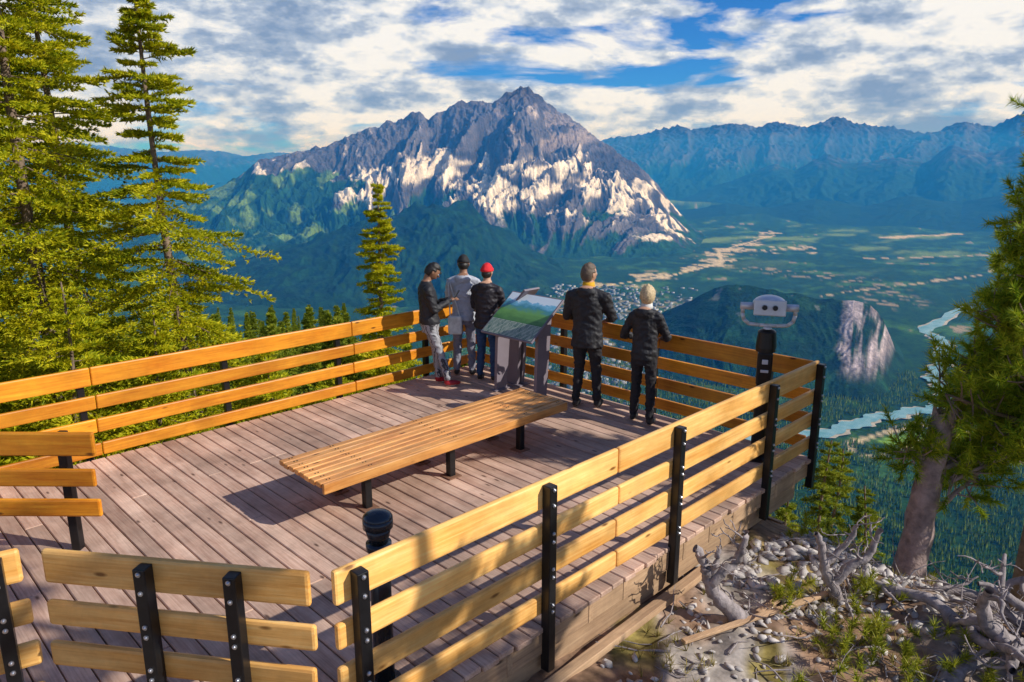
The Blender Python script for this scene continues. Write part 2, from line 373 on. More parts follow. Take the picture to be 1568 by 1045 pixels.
def landmat(name,s1,s2,bd,rough=.95,amp=.5,bs=.6):
    m,nt,b=newmat(name); at=N(nt,'ShaderNodeVertexColor',layer_name='Col'); ge=N(nt,'ShaderNodeNewGeometry')
    n1=noise(nt,ge.outputs['Position'],s1,6,.65); n2=noise(nt,ge.outputs['Position'],s2,4,.6)
    r=ramp(nt,n1.outputs[0],[(.3,(1-amp,)*3),(.7,(1+amp,)*3)]); r2=ramp(nt,n2.outputs[0],[(.3,(1-amp,)*3),(.7,(1+amp,)*3)])
    cc=mixc(nt,1.0,at.outputs[0],r.outputs[0],'MULTIPLY'); cc=mixc(nt,1.0,cc,r2.outputs[0],'MULTIPLY')
    nt.links.new(cc,b.inputs['Base Color']); b.inputs['Roughness'].default_value=rough; b.inputs['Specular IOR Level'].default_value=.1
    bump(nt,b,n1.outputs[0],bs,bd); return m
add_obj('ground_terrain',mt,landmat('terrain',.05,9.0,8))

def mountain(name,prof,r0,Lf,Lb,b0,b1,nb,nr,base,amp,scale,seed,colfn,power=1.25,skew=.5,mat=None,crestamp=.09,crests=260,fine=.12,gain=.5,envp=.7):
    bs_=np.linspace(b0,b1,nb); t=np.concatenate([np.linspace(-1,0,int(nr*.25),endpoint=False),np.linspace(0,1,nr)])
    B,T=np.meshgrid(np.radians(bs_),t)
    H=np.interp(np.degrees(B),[p[0] for p in prof],[p[1] for p in prof])
    r=np.where(T<0,r0-T*Lb,r0-T*Lf); s=B*r0; q=r0-r
    g=np.where(T<0,(1+T)**1.3,(1-T)**power)
    wx=fbm(s/1500,q/1500,3,seed+5)*350; wy=fbm(s/700,q/700,3,seed+6)*160
    rn=ridged((s+skew*q+wx)/scale,(q+wy)/(scale*2.2),5,seed,gain)
    rn2=ridged((s+skew*q*.6+wx+wy)/(scale*.3),(q+wy)/(scale*.9),4,seed+9,gain)
    rn3=ridged((s-skew*q*.5)/(scale*.1),q/(scale*.22),3,seed+13,.55)
    fn=fbm(s/120,q/120,4,seed+7)
    env=np.clip(4*g*(1-g),0,1)**envp
    crest=np.exp(-(T/.06)**2)
    k=((H-base)/1500)
    z=base-30+(H-base+30)*g+amp*env*(rn-.5)*k+amp*.36*env*(rn2-.5)*k+amp*fine*env*(rn3-.5)*k+amp*.10*fn*np.clip(g*3,0,1)*k
    z=z+crest*amp*crestamp*(ridged(s/crests,q/crests,4,seed+3,.5)-.5)*1.6
    R=r*np.sin(B); F=r*np.cos(B); X,Y=Wn(R,F)
    m=np_mesh(name,np.stack([X.ravel(),Y.ravel(),z.ravel()],1),grid_faces(*X.shape),True)
    cl=np.ones(X.shape+(4,)); cl[...,:3]=np.clip(colfn(s,q,z,rn,rn2,fn,g,H),.004,1); setcol(m,cl)
    return add_obj(name,m,mat)
M_mtn=landmat('mountain_rock',.012,.05,16,.95,.3,.7)
def col_casc(s,q,z,rn,rn2,fn,g,H):
    st=fbm((s*.55+q*.8+z*1.1)/110,(q*.5-s*.6)/1300,5,61)      # dipping strata
    big=fbm((s+q*.6)/650,(q-.4*s)/700,4,63)
    rock=np.array([.115,.105,.115])*(1+.9*st[...,None])*(.6+.7*rn2[...,None])  # last factor paints gully shading into the rock colour, following the rib noise
    pale=np.array([.70,.60,.50])*(1+.35*fn[...,None]+.25*st[...,None])
    zc=np.interp(s,[-3500,-1800,-700,0,700,1500,2200],[-330,-200,-60,-270,-230,-400,-600])
    band=np.exp(-((z-zc+60*st)/310)**2)
    pm=sstep(.44,.58,.60*band+.34*big+.55*st+.45*(rn2-.5)+.30*(rn-.5))
    c=mixin(rock,pm,pale)
    c=mixin(c,sstep(.2,.45,st+.2*big)*.55*sstep(0,250,z),np.array([.36,.28,.25]))
    tl=np.interp(s,[-4200,-2600,-1500,0,900,2300],[50,-160,-440,-600,-620,-860])+260*(fn*.35+st*.4)-560*(rn-.5)+240*big
    fo=sstep(50,-50,z-tl)
    fc=np.array([.012,.048,.014])*(1+.7*fn[...,None])
    fc=mixin(fc,sstep(.05,.5,fbm(s/300,q/300,4,66))*sstep(-600,-2000,s)*.9,np.array([.14,.23,.04]))
    return mixin(c,fo,fc)
casc=[(-30,-880),(-26,-620),(-23,-400),(-20.1,-190),(-18.3,10),(-16,92),(-13.65,183),(-10.8,361),(-8.88,470),(-7.4,560),(-6.9,580),(-6.2,490),(-5.4,560),(-4.06,690),(-2.37,706),(-1.5,660),(-.6,770),(.05,800),(.7,865),(1.2,850),(1.98,763),(3.2,620),(5.64,356),(8.1,103),(10.1,-127),(11.6,-412),(12.9,-660),(13.9,-845),(15,-930)]
mountain('mountain',casc,9300,2250,2500,-30,15.2,1050,340,-900,420,900,5,col_casc,1.12,.55,M_mtn,.07,300,.10,.47,.8)
def col_far(s,q,z,rn,rn2,fn,g,H):
    rock=np.array([.045,.05,.065])*(1+.5*fn[...,None])*(.6+.7*rn2[...,None]); c=mixin(rock,sstep(.62,.8,rn2)*.2,np.array([.2,.19,.2]))  # rock colour carries painted shade in the gullies, as on the main peak
    return mixin(c,sstep(100,-150,z+300*fn),np.array([.008,.035,.02]))
far=[(-48,-800),(-5,-800),(3,100),(5.5,500),(7.8,680),(10.4,870),(12.3,1000),(13.2,900),(15.9,1020),(17.7,930),(18.6,1080),(21.2,960),(23.3,1200),(25.3,920),(26.9,840),(29.1,780),(30.6,980),(32,900),(33.7,1140),(40,900),(48,1100)]
mountain('mountain_range',far,23000,6500,3000,-2,48,620,150,-900,600,3000,15,col_far,1.1,.3,M_mtn,.14,1500,.06,.42,.9)
far2=[(12,-880),(14,-650),(17,-300),(19,-60),(20.5,-160),(22.5,150),(24.5,-60),(27,60),(28.5,-40),(30,300),(32,130),(35,380),(40,300),(48,100)]
mountain('mountain_range',far2,17000,3300,2500,11.5,48,400,110,-900,450,1800,25,col_far,1.15,.3,M_mtn,.12,1100,.06,.42,.9)
far4=[(9,-890),(13,-820),(16,-700),(19,-760),(22,-600),(25,-680),(28,-520),(31,-600),(35,-380),(48,-300)]
mountain('mountain_range',far4,13200,1800,1500,9,48,360,90,-900,300,1200,65,col_far,1.1,.3,M_mtn,.12,900,.06,.42,.9)
far3=[(-48,500),(-40,300),(-30,500),(-25,260),(-22,330),(-19.5,200),(-17,260),(-14,100),(-10,-600)]
mountain('mountain_range',far3,25000,7000,3000,-48,-10,320,90,-900,500,2600,35,col_far,1.1,.3,M_mtn,.1,1500,.06,.42,.9)
def col_for(s,q,z,rn,rn2,fn,g,H):
    c=np.array([.008,.034,.012])*(1+.8*fn[...,None]); return mixin(c,sstep(.3,.7,fbm(s/400,q/400,4,8))*.5,np.array([.035,.10,.02]))
M_hill=landmat('forest_hill',.05,.012,16,.95,.45,.9)
mountain('hill',[(-24,-880),(-18,-690),(-13,-560),(-9,-400),(-5.5,-300),(-3,-360),(-1,-520),(1.5,-740),(4,-880)],6300,1700,1300,-24,4,300,110,-900,330,600,45,col_for,1.0,.2,M_hill,.2,400)
def col_tun(s,q,z,rn,rn2,fn,g,H):
    c=col_for(s,q,z,rn,rn2,fn,g,H); b=np.degrees(s/3750)
    st=fbm(s/22,z/300,5,91)
    m=sstep(24.3,25.0,b+.6*fn)*sstep(-860,-800,z)*sstep(.1,.3,g)
    cl=np.array([.31,.26,.28])*(1+.9*st[...,None])
    c=mixin(c,m*sstep(.45,.0,fbm(s/60,z/160,4,93)),cl)
    return mixin(c,sstep(.45,.6,fn)*sstep(-720,-640,z)*.4*(b>12),np.array([.3,.27,.25]))
mountain('hill',[(8,-900),(10,-860),(12,-740),(14.5,-640),(16.5,-590),(18,-590),(20,-612),(22,-625),(24,-635),(25.2,-625),(26.3,-650),(27.2,-710),(28.2,-850),(29,-905)],3750,760,900,8,30,420,150,-905,150,260,55,col_tun,.7,.1,M_hill)

# river
M_water,nt,b=newmat('river_water'); tc=N(nt,'ShaderNodeTexCoord'); n=noise(nt,tc.outputs['Object'],.02,4)
nt.links.new(ramp(nt,n.outputs[0],[(.3,(.08,.28,.34)),(.7,(.28,.46,.50))]).outputs[0],b.inputs['Base Color']); b.inputs['Roughness'].default_value=.4
def catmull(P,n=12):
    P=[P[0]]+P+[P[-1]]; out=[]
    for i in range(1,len(P)-2):
        for k in range(n):
            t=k/n; a,b,c,d=[np.array(p,float) for p in P[i-1:i+3]]
            out.append(.5*((2*b)+(-a+c)*t+(2*a-5*b+4*c-d)*t*t+(-a+3*b-3*c+d)*t**3))
    out.append(np.array(P[-2],float)); return out
def ribbon(name,pts,w,z,mat,ph=0):
    C=catmull(pts); V=[]
    for i,p in enumerate(C):
        q=C[min(i+1,len(C)-1)]-C[max(i-1,0)]; q=q/np.linalg.norm(q); nn=np.array([-q[1],q[0]])
        for s in (-1,1):
            ww=w*(1+.35*math.sin(i*.7+s+ph)+.25*math.sin(i*1.9+s*2+ph)); pp=p+nn*ww*s; V.append(W(pp[0],pp[1],z))
    F=[[2*i,2*i+1,2*i+3,2*i+2] for i in range(len(C)-1)]
    return add_obj(name,np_mesh(name,V,F),mat)
M_bar=plain('river_gravel',(.45,.40,.32),.9,0,.3,.02,0)
rv=[(2900,4600),(2282,3954),(2202,3654),(1942,3223),(1790,3000),(1740,2834),(1640,2650),(1483,2581),(1272,2490),(1060,2361),(700,2300),(200,2450)]
ribbon('river_bank',rv,36,-893,M_bar,1); ribbon('river',rv,31,-891,M_water)

# town
V=[];F=[]
for k in range(1000):
    a=random.choice([(600,5200,500,200),(900,4700,500,300),(1100,3900,300,400),(700,3400,350,250),(500,4300,400,400),(350,3000,250,250),(500,3500,500,600)])
    R=a[0]+random.gauss(0,a[2]*.6);Fw=a[1]+random.gauss(0,a[3]*.6); cx,cy,_=W(R,Fw); z=float(terrain_z(np.array([cx]),np.array([cy]))[0])
    w,l,h=random.uniform(5,11),random.uniform(7,20),random.uniform(6,11); an=random.choice([.3,1.87])
    n0=len(V)
    for zz in (z-6,z+h):
        for sx,sy in ((-1,-1),(1,-1),(1,1),(-1,1)): V.append((cx+sx*w*math.cos(an)-sy*l*math.sin(an),cy+sx*w*math.sin(an)+sy*l*math.cos(an),zz))
    for f in ((4,5,6,7),(0,1,5,4),(1,2,6,5),(2,3,7,6),(3,0,4,7)): F.append([n0+i for i in f])
m,nt,b=newmat('town_walls'); ge=N(nt,'ShaderNodeNewGeometry'); nt.links.new(ramp(nt,ge.outputs['Random Per Island'],[(0,(.06,.08,.09)),(.6,(.17,.19,.22)),(1,(.42,.42,.44))]).outputs[0],b.inputs['Base Color'])
add_obj('town_buildings',np_mesh('town',V,F),m)

# ------------------------------------------------------------ foliage
def nrm(a): return a/(np.linalg.norm(a,axis=-1,keepdims=True)+1e-9)
def tris(P,D,n,L,w,spread,rg):
    P=np.repeat(P,n,0); D=np.repeat(D,n,0); d=nrm(D+spread*rg.normal(size=D.shape)); s=nrm(np.cross(d,rg.normal(size=D.shape)))
    l=L*rg.uniform(.6,1.2,(len(P),1))
    return np.stack([P-s*w/2,P+s*w/2,P+d*l],1)
def branch_template(seed,nt_=12):
    rg=np.random.default_rng(seed); P=[];D=[]
    def stem(t): return np.array([t,.03*math.sin(t*5+seed),-.20*t*t*1.0+.24*max(0,t-.6)])
    for t in np.linspace(.16,1,nt_):
        base=stem(t); P.append(base); D.append([1,0,.15])
        tl=.40*(1-t)**.7+.10
        tl*=rg.uniform(.55,1.15)
        for s in (-1,1):
            a=math.radians(rg.uniform(38,60)); dr=np.array([math.cos(a),s*math.sin(a),rg.uniform(-.22,.10)])
            k=max(2,int(tl/.06))
            for q in range(1,k+1):
                P.append(base+dr*tl*q/k+np.array([0,0,.02*math.sin(q)])); D.append(dr)
    return np.array(P),np.array(D,float)
def tube_mesh(paths,seg=7):
    V=[];F=[]
    for pts,rad in paths:
        n0=len(V); m=len(pts)
        for i,(p,r) in enumerate(zip(pts,rad)):
            d=Vector(pts[min(i+1,m-1)])-Vector(pts[max(i-1,0)]); q=d.to_track_quat('Z','Y')
            for k in range(seg):
                a=2*math.pi*k/seg; v=q@Vector((math.cos(a)*r,math.sin(a)*r,0))+Vector(p); V.append(tuple(v))
        for i in range(m-1):
            for k in range(seg):
                F.append([n0+i*seg+k,n0+i*seg+(k+1)%seg,n0+(i+1)*seg+(k+1)%seg,n0+(i+1)*seg+k])
    return V,F
TM=[branch_template(s) for s in range(6)]
def spruce_geo(height,rad,seed,dens=1.0,lean=(0,0),needle=.085,nn=4,top_pow=.75,clump=.0,wr=.36,h0=.10,limbseg=6):
    rg=np.random.default_rng(seed); paths=[]
    def tc(t): return np.array([lean[0]*t+.06*math.sin(t*6+seed),lean[1]*t+.05*math.sin(t*5+seed*2),height*t])
    tp=[tuple(tc(t)) for t in np.linspace(0,1,14)]; paths.append((tp,[.012+.013*height*(1-t)**.9*.8 for t in np.linspace(0,1,14)]))
    T=[]; h=h0
    while h<.992:
        k=1-h; Rr_=rad*(k**top_pow)*(1.0)*(1+.22*math.sin(h*23+seed))+.07
        nb=int(rg.integers(4,7)) if h<.93 else 3
        a0=rg.uniform(0,6.28)
        for j in range(nb):
            if rg.uniform()<clump: continue
            az=a0+j*2*math.pi/nb+rg.normal()*.25; L=Rr_*rg.uniform(.5,1.35)
            P,D=TM[rg.integers(0,6)]
            pit=math.radians(-10+38*max(0,h-.5)*1.4+rg.normal()*6)
            ca,sa=math.cos(az),math.sin(az); cp,sp=math.cos(pit),math.sin(pit)
            Rm=np.array([[ca*cp,-sa,-ca*sp],[sa*cp,ca,-sa*sp],[sp,0,cp]])
            base=tc(h+rg.normal()*.003)
            wsc=min(1,.6+.3/max(L,.3))
            Pw=(P*np.array([1,wsc,1])*L)@Rm.T+base; Dw=nrm(D@Rm.T+np.array([0,0,.28]))
            n_=max(1,int(round(nn*min(1.4,max(.5,L)))))
            T.append(tris(Pw,Dw,n_,needle,needle*wr,.45,rg))
            if limbseg:
                end=(np.array([.75,0,-.09])*L)@Rm.T+base; mid=(np.array([.4,0,-.02])*L)@Rm.T+base
                paths.append(([tuple(base),tuple(mid),tuple(end)],[.005+.007*L,.004+.004*L,.003]))
        h+=max(.008,(.24/height)/dens*(.55+.6*k))
    T=np.concatenate(T); V=T.reshape(-1,3)
    return V,paths
def spruce(name,loc,height,rad,z0,seed,dens=1.0,lean=(0,0),needle=.085,nn=4,top_pow=.75,mat=None,clump=.0,wr=.36):
    e=empty(name,(loc[0],loc[1],z0)); V,paths=spruce_geo(height,rad,seed,dens,lean,needle,nn,top_pow,clump,wr)
    add_obj('needles',np_mesh('needles',V,np.arange(len(V)).reshape(-1,3)),mat or M_spruce,e)
    V,Fq=tube_mesh(paths,6); add_obj('trunk_and_limbs',np_mesh('trunk',V,Fq,True),M_bark,e); return e
def place(R,F): 
    w=W(R,F); return (w[0],w[1])
spruce('spruce_tree',place(-5.85,13.0),10.6,2.7,-4.2,1,.9,(-.35,-.1),nn=6,clump=.12,top_pow=1.0)
spruce('spruce_tree',place(-7.9,12.4),13.5,2.4,-4.2,2,.85,(-.1,.2),nn=6,clump=.08)
spruce('spruce_tree',place(-9.3,11.2),14.5,2.6,-4.0,3,.85,nn=6)
spruce('spruce_tree',place(-11.2,14.6),16.5,2.4,-5.0,4,.8,needle=.11)
spruce('spruce_tree',place(-9.6,16.0),14.0,2.2,-5.0,5,.8,needle=.11)
spruce('spruce_tree',place(-7.6,9.6),4.7,1.5,-3.8,6,.9,nn=5)
spruce('spruce_tree',place(-5.6,11.2),4.4,1.4,-3.6,8,.9,nn=5)
spruce('spruce_tree',place(-6.6,10.6),5.0,1.5,-3.6,9,.9,nn=5)
spruce('spruce_tree',place(-4.3,12.4),3.9,1.4,-4.0,10,.9,nn=5)
spruce('spruce_tree',place(-3.2,13.0),3.7,1.3,-4.2,12,.9,nn=5)
spruce('spruce_tree',place(-8.6,8.6),4.4,1.5,-3.6,13,.9,nn=5)
spruce('spruce_tree',place(-2.72,15.2),8.3,1.05,-5.6,7,1.2,(0,0),.07,6,.8)
spruce('fir_tree',place(5.15,11.2),3.6,.55,-4.9,21,1.0,(0,0),.055,4,.8,M_spruce2)
spruce('fir_tree',place(5.65,11.9),3.4,.5,-5.1,22,1.0,(0,0),.055,4,.8,M_spruce2)
spruce('fir_tree',place(6.2,11.9),2.6,.45,-5.0,23,1.0,(0,0),.055,4,.8,M_spruce2)
spruce('fir_tree',place(4.2,10.2),2.2,.6,-4.0,24,1.0,(0,0),.055,4,.8,M_spruce2)
# tree beside the upper path, throws the dappled shade
spruce('spruce_tree',(6.05,-3.5),10.6,2.0,-.7,31,.42,(0,0),.15,3,.7,None,.52,.5)

# hillside forest left: instanced spruces
fe=empty('conifer_forest'); base_meshes=[]
for k in range(4):
    V,p=spruce_geo(10,1.5,50+k,.6,(0,0),.20,2,.85,0,.42,.06,0); m=np_mesh('forest_spruce',V,np.arange(len(V)).reshape(-1,3)); m.materials.append(M_spruce2); base_meshes.append(m)
rg=np.random.default_rng(77)
for k in range(330):
    th=math.radians(rg.uniform(-42,-3)); r=rg.uniform(26,60) if k<120 else rg.uniform(60,190)
    X,Y=Wn(r*math.sin(th),r*math.cos(th)); z=float(terrain_z(np.array([X]),np.array([Y]))[0])
    cap=3.1-r*(.182 if th<math.radians(-12.8) else .212)+rg.uniform(-.035,.004)*r
    s=min(1.3,max(.25,(cap-z)/10))
    o=bpy.data.objects.new('tree',base_meshes[k%4]); o.location=(X,Y,z-.3); o.scale=(s**.8*rg.uniform(.6,.95),)*2+(s,); o.rotation_euler=(0,0,rg.uniform(0,6.28)); link(o,fe)

# distant forest
def forest(name,n,fn_pos,hmin,hmax,seed,layers=2,seg=5):
    rg=np.random.default_rng(seed); R,F=fn_pos(rg,n); X,Y=Wn(R,F); Z=terrain_z(X,Y); h=rg.uniform(hmin,hmax,len(X))
    Vs=[];
    for l in range(layers):
        z0=.08+.80*l/layers; z1=min(1,z0+1.5/layers); rad=.17*(1-z0)+.02
        for k in range(seg):
            a0=2*math.pi*k/seg+l; a1=a0+2*math.pi/seg*.92
            j=rg.uniform(.6,1.25,len(X))
            A=np.stack([X+np.cos(a0)*rad*h*j,Y+np.sin(a0)*rad*h*j,Z+h*(z0-.03*j)],1)
            B=np.stack([X+np.cos(a1)*rad*h*.7,Y+np.sin(a1)*rad*h*.7,Z+h*(z0+.02)],1)
            C=np.stack([X,Y,Z+h*z1],1); Vs.append(np.stack([A,B,C],1))
    V=np.concatenate(Vs).reshape(-1,3); return add_obj(name,np_mesh(name,V,np.arange(len(V)).reshape(-1,3)),M_far)
def posR(rg,n):
    th=np.radians(rg.uniform(-5,38,n)); r=1350+(rg.uniform(0,1,n)**1.2)*2200; R=r*np.sin(th);F=r*np.cos(th)
    d=seg_d(R,F,[(a,b) for a,b in rv]); k=(d>62)&(fbm(R/200,F/200,3,5)>-.45)&~((R>1150)&(R<1800)&(F>2230)&(F<2400)); return R[k],F[k]
forest('conifer_forest',26000,posR,12,24,5,2,5)

# ------------------------------------------------------------ pine (long needles in tufts)
def tuft_pts(center,dirv,rg,n=70,L=.10,w=.009,lenb=.16):
    t=rg.uniform(0,1,(n,1)); P=center+dirv*lenb*t
    d=nrm(nrm(rg.normal(size=(n,3)))*.85+dirv*.75); s=nrm(np.cross(d,rg.normal(size=(n,3)))); l=L*rg.uniform(.7,1.15,(n,1))
    return np.stack([P-s*w/2,P+s*w/2,P+d*l],1)
def limb_path(p,d,L,rg,n=8,up=.3,wob=.25):
    pts=[np.array(p,float)]; d=nrm(np.array(d,float))
    for i in range(n):
        d=nrm(d+rg.normal(size=3)*wob*.5+np.array([0,0,up/n])); pts.append(pts[-1]+d*L/n)
    return pts
def pine(name,base,trunk,limbs,seed,tuft=95,mat=None):
    rg=np.random.default_rng(seed); e=empty(name,base); paths=[];T=[]
    paths.append(([tuple(p) for p,_ in trunk],[r for _,r in trunk]))
    for (p,d,L,r) in limbs:
        pts=limb_path(p,d,L,rg); paths.append(([tuple(q) for q in pts],list(np.linspace(r,.010,len(pts)))))
        for i in range(2,len(pts)):
            for j in range(3 if i>3 else 2):
                dd=nrm(pts[i]-pts[i-1]+rg.normal(size=3)*.8+np.array([0,0,.25])); l2=max(L,.7)*rg.uniform(.16,.32)
                tw=limb_path(pts[i],dd,l2,rg,4,.4,.2); paths.append(([tuple(q) for q in tw],list(np.linspace(.010,.005,len(tw)))))
                T.append(tuft_pts(tw[-1],nrm(tw[-1]-tw[-2]),rg,tuft)); T.append(tuft_pts(tw[-3],nrm(tw[-1]-tw[-2]+rg.normal(size=3)*.5),rg,tuft))
        T.append(tuft_pts(pts[-1],nrm(pts[-1]-pts[-2]),rg,tuft))
    V=np.concatenate(T).reshape(-1,3); add_obj('needles',np_mesh('needles',V,np.arange(len(V)).reshape(-1,3)),M_pineleaf,e)
    V,F=tube_mesh(paths,7); add_obj('trunk_and_limbs',np_mesh('trunk',V,F,True),mat or M_bark,e); return e
def dirw(R,F,z): return W(R,F,z)
b0=W(5.05,6.5,-1.2); lim=[]
rgp=np.random.default_rng(4)
for k in range(17):
    h=1.5+k*.185; L=(1.15-.030*k)*rgp.uniform(.6,1.1)
    for j in range(3):
        a=math.radians(rgp.uniform(-150,0) if j<2 else rgp.uniform(0,360)); dv=dirw(math.sin(a),math.cos(a),.35)
        lim.append((W(0,0,h),dv,L*rgp.uniform(.6,1),.028))
pine('pine_tree',b0,[((0,0,-.3),.12),((.02,0,1),.10),((.0,.03,2.2),.08),((.02,.0,3.4),.05),((0,0,4.9),.015)],lim,3,80)
M_snag=plain('grey_snag_bark',(.30,.22,.20),.9,0,.6,8,1.0,.04)
bb=W(3.77,6.3,-1.05); tp=[]
top=np.array(W(.27,.25,1.85))
rt=np.random.default_rng(8)
for i in range(14):
    t=i/13; p=top*t+np.array([rt.normal()*.012,rt.normal()*.012,0]); tp.append((tuple(p),(.155-.05*t+(.07*(1-t*5) if t<.2 else 0))*(1 if i<13 else .75)))
lim=[(tuple(top*.74),dirw(-.6,.1,.35),.34,.025),(tuple(top*.72),dirw(1,.3,.1),.95,.035),(tuple(top*.62),dirw(.9,.1,.3),.85,.03),(tuple(top*.86),dirw(.9,.3,.1),.9,.03),(tuple(top*.7),dirw(1,.1,.3),1.2,.03),(tuple(top*.9),dirw(.9,.2,.3),1.0,.03),(tuple(top*.5),dirw(1,.2,.2),1.1,.03)]
pine('broken_pine_trunk',bb,tp,lim,14,85,M_snag)
bm=bmesh.new()
for k in range(9):
    a=k*.7; p=Vector(W(3.77,6.3,-1.05))+Vector(top)+Vector((math.cos(a)*.06,math.sin(a)*.06,-.06)); bm_cyl(bm,p,p+Vector((math.cos(a)*.03,math.sin(a)*.03,random.uniform(.06,.24))),.04,.004,5)
bt=bpy.data.objects['broken_pine_trunk']; sp=bm_obj('splinters',bm,M_snag,bt); sp.location=-Vector(bt.location)

# dead wood
def deadwood(name,base,segs,seed,depth=3,fixed=(),nsub=(2,4)):
    rg=np.random.default_rng(seed); e_paths=[]
    def rec(p,d,L,r,dep):
        pts=limb_path(p,d,L,rg,9,.02,.55); e_paths.append(([tuple(q) for q in pts],[max(.004,r*(1-.7*i/9))*(1+.12*rg.normal()) for i in range(10)]))
        if dep>0:
            for k in range(rg.integers(*nsub)):
                i=rg.integers(2,9); rec(pts[i],nrm(pts[i]-pts[i-1]+rg.normal(size=3)*.9),L*rg.uniform(.3,.6),r*(1-.7*i/9)*.65,dep-1)
    for pts,r0,r1 in fixed:
        C=catmull([W(*p) for p in pts],5); n=len(C)
        e_paths.append(([tuple(q+rg.normal(size=3)*.006) for q in C],[(r0+(r1-r0)*i/n)*(1+.08*rg.normal()) for i in range(n)]))
        for k in range(4):
            i=rg.integers(3,n); rec(C[i],nrm(rg.normal(size=3)+np.array([0,0,.5])),.25,r1*.45,1)
    for (p,d,L,r) in segs: rec(np.array(p,float),d,L,r,depth)
    V,F=tube_mesh(e_paths,9); m=np_mesh(name,V,F,True); o=add_obj(name,m,M_dead); o.location=base; return o
gz=lambda R,F: float(terrain_z(*[np.array([v]) for v in Wn(R,F)])[0])
def gw(R,F,dz=0): return W(R,F,gz(R,F)+dz)
deadwood('dead_tree_stump',gw(1.87,5.25,0),[],3,1,[([(.06,0,-.08),(-.06,0,.06),(-.2,0,.2),(-.30,.02,.38),(-.33,.0,.50),(-.42,0,.66)],.085,.03),([(-.29,0,.34),(-.2,0,.46),(-.10,.02,.52),(-.06,0,.64),(-.03,0,.80)],.05,.022),([(-.3,0,.42),(-.27,-.03,.55),(-.25,-.02,.66)],.035,.015)])
deadwood('dead_branches',gw(2.78,5.55,-.05),[((0,0,0),dirw(.8,.1,.15),.9,.04)],5,2,[([(0,0,-.05),(-.05,0,.15),(-.16,0,.35),(-.20,0,.55),(-.26,0,.68)],.06,.022),([(-.08,0,.2),(.05,0,.38),(.2,0,.5),(.26,0,.72)],.045,.02),([(-.18,0,.4),(-.02,0,.55),(.06,0,.75)],.035,.016)])
deadwood('dead_branches',gw(3.6,5.1,0),[((0,0,0),dirw(.8,-.3,.3),1.4,.085),((0,0,0),dirw(-.8,.3,.22),1.1,.065),((0,0,.1),dirw(.2,-.6,.3),.9,.07),((0,0,.1),dirw(-.5,-.5,.15),1.1,.05)],6,3)
deadwood('dead_branches',gw(4.3,5.6,0),[((0,0,0),dirw(.5,.1,.5),1.0,.07),((0,0,0),dirw(-.8,-.3,.3),1.3,.07),((0,0,.1),dirw(.6,-.5,.2),.9,.06)],9,3)
deadwood('dead_branches',gw(3.1,4.6,0),[((0,0,0),dirw(.9,-.1,.15),1.1,.055),((0,0,0),dirw(.7,.3,.2),.9,.05)],12,3)
deadwood('dead_branches',gw(3.9,4.7,.05),[((0,0,0),dirw(.9,.3,.2),1.0,.11),((0,0,0),dirw(-.6,.5,.12),.9,.09),((0,0,0),dirw(-.2,-.5,.3),.7,.08)],15,3)
deadwood('dead_branches',gw(4.1,5.0,.05),[((0,0,0),dirw(-.6,.3,.8),.8,.05),((0,0,0),dirw(.6,.3,.6),.9,.05),((0,0,0),dirw(-.1,-.3,.7),.7,.05)],19,3)
# gravel
ico=bmesh.new(); bmesh.ops.create_icosphere(ico,subdivisions=1,radius=1); iv=np.array([v.co for v in ico.verts]); ifc=np.array([[v.index for v in f.verts] for f in ico.faces]); ico.free()
rg=np.random.default_rng(11); n=0; VV=[];FF=[]
for k in range(10500):
    R=rg.uniform(.6,6.2); Fw=rg.uniform(3.2,9.0); X,Y=Wn(R,Fw)
    if Y>2.85 and X<7.6: continue
    gd=math.exp(-((R-2.75)**2/1.2+(Fw-6.2)**2/1.0)); 
    if rg.uniform()>.10+.95*gd: continue
    s=rg.uniform(.012,.045)*(1+1.6*gd*rg.uniform(0,1)**2)
    v=iv*(1+.30*rg.normal(size=iv.shape))*s*np.array([1.2,rg.uniform(.45,.95),rg.uniform(.25,.55)])
    t_=rg.uniform(-.6,.6); ct,st_=math.cos(t_),math.sin(t_); v=v@np.array([[ct,0,st_],[0,1,0],[-st_,0,ct]])
    a=rg.uniform(0,6.28); ca,sa=math.cos(a),math.sin(a); v=v@np.array([[ca,-sa,0],[sa,ca,0],[0,0,1]])
    VV.append(v+np.array([X,Y,gz(R,Fw)+s*.2])); FF.append(ifc+n); n+=len(iv)
add_obj('gravel_rocks',np_mesh('gravel',np.concatenate(VV),np.concatenate(FF)),M_rock)
T=[]
for (R,Fw,sc,k) in [(2.7,4.8,.5,46),(2.3,5.5,.2,10),(3.0,5.6,.2,10),(3.4,7.3,.5,34),(2.75,7.6,.35,24),(4.6,7.2,.6,40),(5.4,6.2,.5,30),(3.4,4.6,.4,20),(2.9,6.6,.15,5),(1.9,4.3,.3,8),(5.0,8.0,.6,40)]:
    for j in range(k):
        r2=R+rg.normal()*sc*.5; f2=Fw+rg.normal()*sc*.5; X,Y=Wn(r2,f2)
        if Y>2.8 and X<7.6: continue
        d=nrm(np.array([rg.normal()*.5,rg.normal()*.5,1])); T.append(tuft_pts(np.array([X,Y,gz(r2,f2)+rg.uniform(0,.16)]),d,rg,70,.08,.008,.12))
V=np.concatenate(T).reshape(-1,3); add_obj('juniper_shrub',np_mesh('juniper',V,np.arange(len(V)).reshape(-1,3)),M_shrub)
T=[]
for j in range(2200):
    r2=rg.uniform(.5,6.5); f2=rg.uniform(3.3,8.5); X,Y=Wn(r2,f2)
    if Y>2.85 and X<7.6: continue
    if gn(np.array([r2*1.3]),np.array([f2*1.3]),5)[0]<.05: continue
    P=np.array([[X,Y,gz(r2,f2)]]); T.append(tris(P,np.array([[0,0,1.]]),9,.11,.007,.5,rg))
